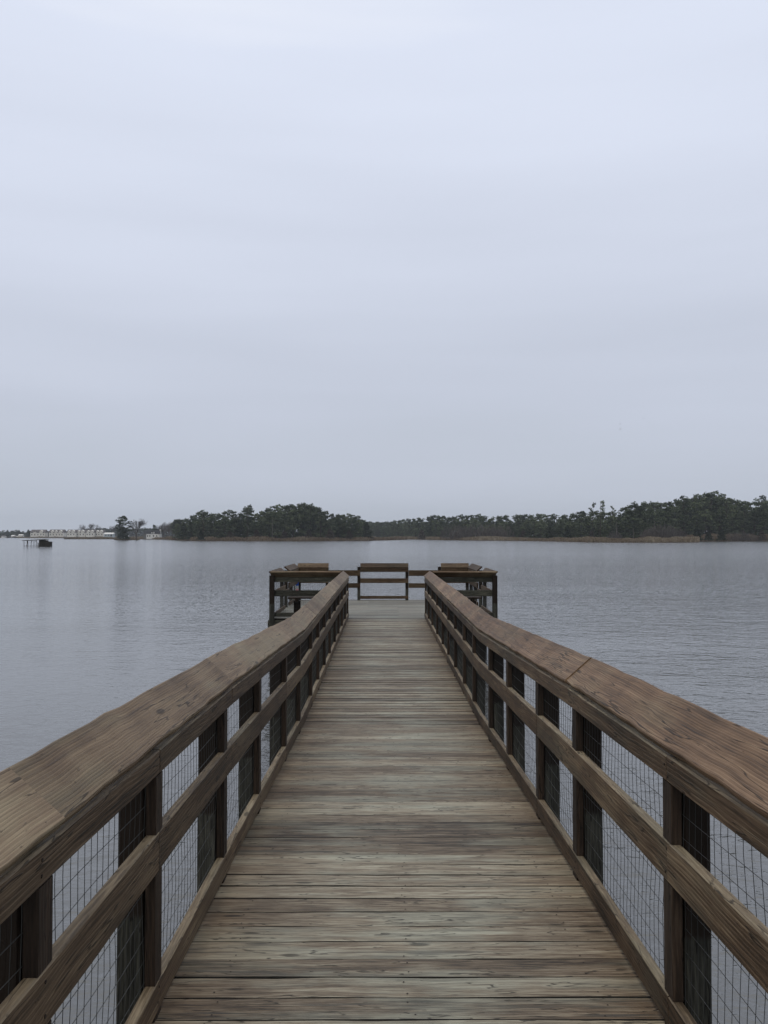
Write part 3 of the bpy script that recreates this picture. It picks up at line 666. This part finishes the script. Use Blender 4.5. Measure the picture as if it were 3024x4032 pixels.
# ------------------------------------------------------------------ birds
M_bird = plain('grey_feathers', (.16, .16, .17), .8)
for k, (px, py, bank, hd) in enumerate([(2445, 1668, .4, 1.2), (2443, 1690, 1.1, .3), (2448, 1686, .9, .5), (2502, 1669, .05, 0), (2536, 1646, .3, 1.0), (2559, 1663, .1, .2)]):
    z = 260; m = MB()
    body = [(-.02, -.17, 0), (-.0, -.1, .0), (0, 0, .01), (0, .1, .01), (0, .18, .0)]
    rad = [.008, .035, .045, .03, .006]; n = 6; b = 0
    for p, r_ in zip(body, rad):
        for i in range(n): m.v.append((p[0]+r_*math.cos(i*1.047), p[1], p[2]+r_*math.sin(i*1.047)))
    for q in range(4):
        for i in range(n): A = q*n+i; B = q*n+(i+1) % n; m.face((A, B, B+n, A+n), [(0, 0)]*4)
    for s in (-1, 1):
        b = len(m.v)
        m.v += [(s*.03, -.05, .02), (s*.03, .06, .02), (s*.19, .07, .09), (s*.19, -.03, .09), (s*.40, -.06, .03), (s*.42, -.03, .03)]
        m.face((b, b+1, b+2, b+3), [(0, 0)]*4); m.face((b+3, b+2, b+5, b+4), [(0, 0)]*4)
    b = len(m.v); m.v += [(-.04, -.26, 0), (.04, -.26, 0), (.01, -.12, 0), (-.01, -.12, 0)]; m.face((b, b+1, b+2, b+3), [(0, 0)]*4)
    o = m.build('bird', M_bird); o.location = (PX(px, z), z, HT(py, z)); o.rotation_euler = (.1, bank, hd)
    tag(o, ['bird highest of the three flying close together at the left of the flock', 'lower left bird of the close banking pair', 'upper right bird of the close banking pair', 'bird flying level just right of the pair', 'bird flying highest of the whole flock', 'bird flying farthest right of the flock'][k], 'bird', 'small birds over the right wood')

# ------------------------------------------------------------------ the pier
CAPP = [(-2, .568), (0, .63), (4.37, .764), (8.4, .94), (40, .94)]
def capz(y): return HC-interp(CAPP, y)              # height of the cap's inner edge
RH = .97
def deckz(y): return capz(y)-RH
WL, WR = -.79, .972                                  # inner faces of the side rails
PY0, PY1 = 19.30, 24.70                              # platform, front and far rail inner faces
PXL, PXR = -2.50, 2.53
balL = [.75, 1.93, 2.92, 4.17, 5.35, 6.81, 7.97, 9.31, 10.35, 11.5, 12.66, 14.0, 15.2, 16.5, 17.85, 19.1]
balR = [.65, 1.68, 2.82, 4.20, 5.22, 6.49, 7.6, 8.98, 10.06, 11.31, 12.5, 13.7, 15.1, 16.6, 17.9, 19.1]

# decking
root = empty('pier_walkway', (0, 0, 0)); m = MB(); y = 2.94-.149*14; k = 0
while y < PY0-.03:
    pw = .1378; ya = y+.149/2
    if y+.149 > PY0: break
    zc = deckz(ya)-.019
    tl = rnd.gauss(0, .0012); sk = rnd.gauss(0, .0018)
    X0, X1 = WL-.030+rnd.uniform(-.004, .004), WR+.030+rnd.uniform(-.004, .004)
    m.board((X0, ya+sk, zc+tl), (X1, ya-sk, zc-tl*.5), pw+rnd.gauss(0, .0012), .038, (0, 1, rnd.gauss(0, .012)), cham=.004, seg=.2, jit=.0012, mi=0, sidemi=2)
    for nx in (-.62, .10, .80):
        for ny in (-.04, .04):
            if rnd.random() < .75: m.disc((nx+rnd.gauss(0, .014), ya+ny+rnd.gauss(0, .009), zc+.0198+.0012), .0038, mi=1)
    y += .149; k += 1
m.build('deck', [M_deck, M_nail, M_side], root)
for xx in (WL-.008, -.24, .38, WR+.008):
    m = MB()
    for a, b in ((.6, 2.85), (2.85, 4.37), (4.37, 8.4), (8.4, 13.5), (13.5, PY0-.08)):
        m.board((xx, a, deckz(a)-.16), (xx, b-.01, deckz(b-.01)-.16), .235, .04, (0, 0, 1), seg=1)
    m.build('joist', M_green, root)
for yy in (2.2, 5.6, 9.0, 12.4, 15.8):
    m = MB(); m.board((WL-.03, yy, deckz(yy)-.36), (WR+.03, yy, deckz(yy)-.36), .16, .09, (0, 0, 1), seg=1); m.build('crossbeam', M_green, root)
    for xx in (-.62, .8):
        m = MB(); m.tube([(xx, yy+.2, -1), (xx, yy+.2, deckz(yy)-.3)], .13, .12, 12, cap=True); m.build('pile', M_green, root)
tag(root, 'long plank walkway of the pier running out from the camera between its two railings', 'walkway')

root = empty('fishing_platform', (0, PY0, 0)); dz = deckz(22)
def loc(o): return o
m = MB(); y = -.02
while y+PY0 < PY1+.16:
    ya = y+.074; zc = dz-.019-.004
    # two lengths per row, butted at staggered joists
    cut = rnd.choice((-1.2, -.4, .4, 1.2))
    for a, b in ((PXL-.12, cut-.002), (cut+.002, PXR+.12)):
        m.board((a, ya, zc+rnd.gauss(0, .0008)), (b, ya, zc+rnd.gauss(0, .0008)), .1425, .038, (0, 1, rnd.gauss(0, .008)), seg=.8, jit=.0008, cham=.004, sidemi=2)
    y += .149
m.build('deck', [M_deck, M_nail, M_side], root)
D1 = PY1-PY0
for nm, a, b, wd in (('rim_joist', (PXL-.16, -.05, dz-.165), (PXR+.16, -.05, dz-.165), .24), ('rim_joist', (PXL-.16, D1+.19, dz-.165), (PXR+.16, D1+.19, dz-.165), .24),
                     ('rim_joist', (PXL-.145, -.02, dz-.168), (PXL-.145, D1+.16, dz-.168), .24), ('rim_joist', (PXR+.145, -.02, dz-.168), (PXR+.145, D1+.16, dz-.168), .24)):
    m = MB(); m.board(a, b, wd, .038, (0, 0, 1), seg=1); m.build(nm, M_green, root)
for xx in (-1.8, -1.2, -.6, 0, .6, 1.2, 1.8):
    m = MB(); m.board((xx, 0, dz-.17), (xx, D1+.1, dz-.17), .235, .04, (0, 0, 1), seg=1); m.build('joist', M_green, root)
for xx in (-2.3, -.8, .8, 2.3):
    for yy in (.35, D1-.2):
        m = MB(); m.tube([(xx, yy, -1), (xx, yy, dz-.3)], .13, .12, 12, cap=True); m.build('pile', M_green, root)
for a in (-1, 1):
    m = MB(); m.tube([(PXL-.17 if a < 0 else PXR+.17, -.075, dz-.10), (PXL-.17 if a < 0 else PXR+.17, -.10, dz-.10)], .02, .02, 8, cap=True); m.build('bolt', M_bolt, root)
tag(root, 'square plank fishing platform at the end of the pier', 'platform')

# railings
def wire_panel(m, p0, p1, z0a, z0b, z1a, z1b, r=.0012, sx=.052, sz=.078, seg=6):
    """welded wire between two posts: p0, p1 plan points; bottom and top heights at each"""
    p0 = Vector((*p0, 0)); p1 = Vector((*p1, 0)); d = p1-p0; Ln = d.length; nrm = Vector((-d.y, d.x, 0)).normalized()
    n = max(2, int(round(Ln/sx))); bulge = rnd.uniform(-.02, .02); ph = rnd.random()*6
    def pt(t, h):
        zb = z0a+(z0b-z0a)*t; zt = z1a+(z1b-z1a)*t
        o_ = bulge*math.sin(math.pi*t)*math.sin(math.pi*h)+.006*math.sin(9*h+ph+t*5)*math.sin(math.pi*h)
        return p0+d*t+d.normalized()*.006*math.sin(7*h+ph+t*9)+nrm*o_+Vector((0, 0, zb+(zt-zb)*h))
    for i in range(n):
        t = (i+.5)/n; m.tube([pt(t, k/seg) for k in range(seg+1)], r, r, 3)
    hn = int((z1a-z0a)/sz)
    for j in range(hn+1):
        h = (j+.4)/(hn+.8); m.tube([pt(k/8, h) for k in range(9)], r, r, 3)

CW, CTH = .191, .038                                # cap board 2x8, tilted down towards the deck
def cap_board(m, a, b, outdir, jit=.0022, tone=None, seg=.25, dz_=0):
    """a, b: inner top edge points; outdir: unit vector outwards in plan"""
    od = Vector((*outdir, 0)); wv = (od*.145+Vector((0, 0, .125))).normalized()
    ax = (Vector(b)-Vector(a)).normalized(); nv = ax.cross(wv); 
    if nv.z < 0: nv = -nv
    off = wv*CW/2-nv*CTH/2+Vector((0, 0, dz_))
    m.board(Vector(a)+off, Vector(b)+off, CW, CTH, wv, cham=.005, seg=seg, jit=jit, tone=tone)

def walkway_railing(side, W, bal, joints, mcap, mrail, label):
    root = empty('railing', (0, 0, 0)); s = side; out = (s, 0)
    ci = W-s*.01                                     # cap's inner edge, a little proud of the rail
    brk = sorted(set([q for q in joints]+[4.37, 8.4]))
    # cap boards between joints; a board that spans a bend is kerfed there
    ends = [.55]+joints+[19.42]
    for i, (a, b) in enumerate(zip(ends, ends[1:])):
        m = MB(); tn = rnd.random(); cuts = [a]+[q for q in (4.37, 8.4) if a+.05 < q < b-.05]+[b]
        for c0, c1 in zip(cuts, cuts[1:]):
            g = .003 if c1 == b else 0
            cap_board(m, (ci+rnd.uniform(-.003, .003), c0, capz(c0)), (ci+rnd.uniform(-.003, .003), c1-g, capz(c1)), out, tone=tn, seg=.14)
        m.build('handrail_cap', mcap, root)
    rj = [bal[0]]+[bal[i]+.044 for i in ((2, 5, 7, 10, 13) if s < 0 else (2, 4, 7, 10, 13))]+[19.36]
    def run(nm, top, wd, mat):
        for a, b in zip(rj, rj[1:]):
            m = MB(); tn = rnd.random(); cuts = [a]+[q for q in (4.37, 8.4) if a+.1 < q < b-.1]+[b]
            for c0, c1 in zip(cuts, cuts[1:]):
                g = .003 if c1 == b else 0
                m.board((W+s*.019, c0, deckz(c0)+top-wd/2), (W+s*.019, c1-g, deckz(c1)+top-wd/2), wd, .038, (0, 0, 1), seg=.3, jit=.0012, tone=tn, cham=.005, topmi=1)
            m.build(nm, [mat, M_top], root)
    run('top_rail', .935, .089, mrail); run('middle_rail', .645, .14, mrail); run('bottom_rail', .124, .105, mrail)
    bx_ = W+s*.0200
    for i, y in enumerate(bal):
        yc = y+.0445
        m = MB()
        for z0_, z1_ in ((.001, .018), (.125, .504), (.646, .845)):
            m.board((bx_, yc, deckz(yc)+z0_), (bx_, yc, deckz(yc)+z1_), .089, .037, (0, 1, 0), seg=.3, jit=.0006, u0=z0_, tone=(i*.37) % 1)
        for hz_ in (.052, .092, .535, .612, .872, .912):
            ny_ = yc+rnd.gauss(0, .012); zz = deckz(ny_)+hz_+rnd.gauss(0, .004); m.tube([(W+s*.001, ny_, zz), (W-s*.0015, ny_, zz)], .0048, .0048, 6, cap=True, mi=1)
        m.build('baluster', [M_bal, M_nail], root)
        m = MB(); px = W+s*(.0385+.007+.0445); zt = deckz(yc)+.985
        m.board((px, yc+.0, -1.0), (px, yc, zt), .089, .089, (0, 1, 0), seg=.4, jit=.0012, u0=-1.0-deckz(yc), cham=.006); m.build('post', M_post, root)
    for i in range(len(bal)-1):
        a, b = bal[i]+.02, bal[i+1]+.02; m = MB(); xx = W+s*.0415
        wire_panel(m, (xx, a), (xx, b), deckz(a)+.03, deckz(b)+.03, deckz(a)+.93, deckz(b)+.93); m.build('wire_mesh', M_wire, root)
    return tag(root, label, 'railing', 'railings along the walkway')
walkway_railing(-1, WL, balL, [2.06, 4.37, 7.15, 9.8, 12.0, 15.4], M_cap, M_rail, 'wooden railing along the left side of the walkway, dull brown cap sloping inwards')
walkway_railing(1, WR, balR, [2.0, 4.40, 6.7, 9.35, 12.3, 15.2], M_capR, M_railR, 'wooden railing along the right side of the walkway, redder cap with long cracks')

def platform_rail(name, A, B, outdir, secs, label, mcap=M_far, mrail=M_far, inner=True):
    """A-B: plan line of the rail's inner face. secs: (t0, t1, kind) with kind 'full' (cap and mesh) or 'low' (two boards, no cap)"""
    root = empty(name, (A[0], A[1], 0)); o2 = Vector(outdir); A0 = Vector(A); d = (Vector(B)-A0); Ln = d.length; d.normalize(); zd = deckz(22)
    def P(s, off, h): q = d*s+o2*off; return (q.x, q.y, zd+h)
    posts = set()
    for s0, s1, kind in secs:
        g = .02
        if kind == 'full':
            m = MB(); cap_board(m, Vector(P(s0-(.145 if s0 < .05 and not inner else 0), -.012, RH)), Vector(P(s1, -.012, RH)), (o2.x, o2.y), seg=.3); m.build('handrail_cap', M_cap if not inner else mcap, root)
            hs = ((.945, .11), (.645, .14), (.124, .089))
        else: hs = ((.885, .17), (.50, .14))
        for nm, (top, wd) in zip(('top_rail', 'middle_rail', 'bottom_rail'), hs):
            m = MB(); q = rnd.uniform(0, .002)+(.004 if kind == 'low' else 0)
            m.board(P(s0+.002, .019+q, top-wd/2), P(s1-.002, .019+q, top-wd/2), wd, .037, (0, 0, 1), seg=.4, jit=.0008); m.build(nm, mrail, root)
        if kind == 'full':
            k = max(1, int(round((s1-s0)/1.5)))
            for j in range(k):
                m = MB(); a = s0+(s1-s0)*j/k; b = s0+(s1-s0)*(j+1)/k; pa, pb = P(a, .045, 0), P(b, .045, 0)
                wire_panel(m, pa[:2], pb[:2], zd+.05, zd+.05, zd+.92, zd+.92); m.build('wire_mesh', M_wire, root)
            for j in range(1, k): posts.add(round(s0+(s1-s0)*j/k, 3))
        posts.add(round(s0+.045, 3)); posts.add(round(s1-.045, 3))
    ps = []
    for q in sorted(posts):
        if not ps or q-ps[-1] > .12: ps.append(q)
    for q in ps:
        m = MB(); a = P(q, .0955, 0); zt = zd+.985
        m.board((a[0], a[1], -1.0), (a[0], a[1], zt), .089, .089, (0, 1, 0), seg=.5, u0=-1.0-zd, cham=.006, jit=.0008); m.build('post', M_post, root)
    return tag(root, label, 'railing', 'railings round the platform')
# far side: full - low - full - low - full
fx0, fx1 = PXL-.04, PXR+.04
xa, xb, xc, xd = [PX(p, PY1+.05) for p in (1294, 1419, 1608, 1736)]
platform_rail('railing', (fx0, PY1), (fx1, PY1), (0, 1), [(0, xa-fx0, 'full'), (xa-fx0, xb-fx0, 'low'), (xb-fx0, xc-fx0, 'full'), (xc-fx0, xd-fx0, 'low'), (xd-fx0, fx1-fx0, 'full')],
              'far railing of the platform with two lowered gaps in its cap, facing the walkway')
for W_, od, nm in ((PXL, -1, 'left'), (PXR, 1, 'right')):
    platform_rail('railing', (W_, PY0+.0), (W_, PY1+.0), (od, 0), [(0, 2.1, 'full'), (2.1, 3.0, 'low'), (3.0, PY1-PY0, 'full')],
                  nm+' side railing of the platform with one lowered gap halfway')
fl = platform_rail('railing', (-.98, PY0+.03), (PXL, PY0+.03), (0, -1), [(0, -.98-PXL+.10, 'full')], 'front railing of the platform left of the walkway, back of it towards the camera', M_cap, M_green)
fr_ = platform_rail('railing', (PXR, PY0+.03), (1.16, PY0+.03), (0, -1), [(-.10, PXR-1.16, 'full')], 'front railing of the platform right of the walkway, back of it towards the camera', M_cap, M_green)

# benches
def bench():
    o = empty('bench'); 
    m = MB()
    for k in range(3): m.board((-.62, .07+k*.145, .44), (.62, .07+k*.145, .44), .138, .038, (0, 1, 0)); 
    m.build('seat', M_bal, o)
    for s in (-1, 1):
        m = MB(); m.board((s*.42, .2, 0), (s*.42, .2, .36), .16, .085, (1, 0, 0)); m.build('leg', M_bal, o)
        m = MB(); m.board((s*.42, .0, .39), (s*.42, .42, .39), .085, .06, (0, 0, 1)); m.build('brace', M_bal, o)
    return o
b1 = bench(); b2 = copy_tree(b1)
b1.location = (-1.62, PY0+.30, dz); b2.location = (1.72, PY0+.30, dz)
tag(b1, 'dark plank bench behind the left front railing of the platform', 'bench', 'benches on the platform'); tag(b2, 'dark plank bench behind the right front railing of the platform', 'bench', 'benches on the platform')
# white tube with a blue label, strapped to the far left corner
o = empty('plastic_tube', (PX(1170, 24.55), 24.50, dz+.22)); m = MB(); m.tube([(0, 0, 0), (0, 0, .62)], .057, .057, 16, cap=True); m.build('tube', M_pvc, o, True)
m = MB()
for i in range(7): 
    a0 = -2.2+i*.32; a1 = a0+.32; m.v += []
    b = len(m.v); m.v += [(math.cos(a)*.0585, math.sin(a)*.0585, zz) for a, zz in ((a0, .22), (a1, .22), (a1, .45), (a0, .45))]; m.face((b, b+1, b+2, b+3), [(0, 0)]*4)
lb = m.build('label', M_blue, o); m = MB()
for i in range(5):
    a0 = -2.0+i*.32; a1 = a0+.32; b = len(m.v); m.v += [(math.cos(a)*.0586, math.sin(a)*.0586, zz) for a, zz in ((a0, .07), (a1, .07), (a1, .13), (a0, .13))]; m.face((b, b+1, b+2, b+3), [(0, 0)]*4)
m.build('label', M_pink, o)  # lower patch: pinkish reflection on the tube painted in as colour
tag(o, 'white plastic tube with a blue label in the far left corner of the platform', 'tube')

# ------------------------------------------------------------------ haze
m = MB(); m.box(-2500, 2500, -120, 2500, -2, 60); hz = m.build('haze', [])
hm = bpy.data.materials.new('haze_air'); hm.use_nodes = True; n = hm.node_tree; n.nodes.clear()
ho = N(n, 'ShaderNodeOutputMaterial'); hv = N(n, 'ShaderNodeVolumePrincipled'); hv.inputs['Density'].default_value = .00016
hv.inputs['Color'].default_value = (.80, .86, .95, 1); L(n, hv.outputs[0], ho.inputs['Volume'])
hz.data.materials.clear(); hz.data.materials.append(hm); tag(hz, 'thin bluish air', 'haze', kind='stuff')
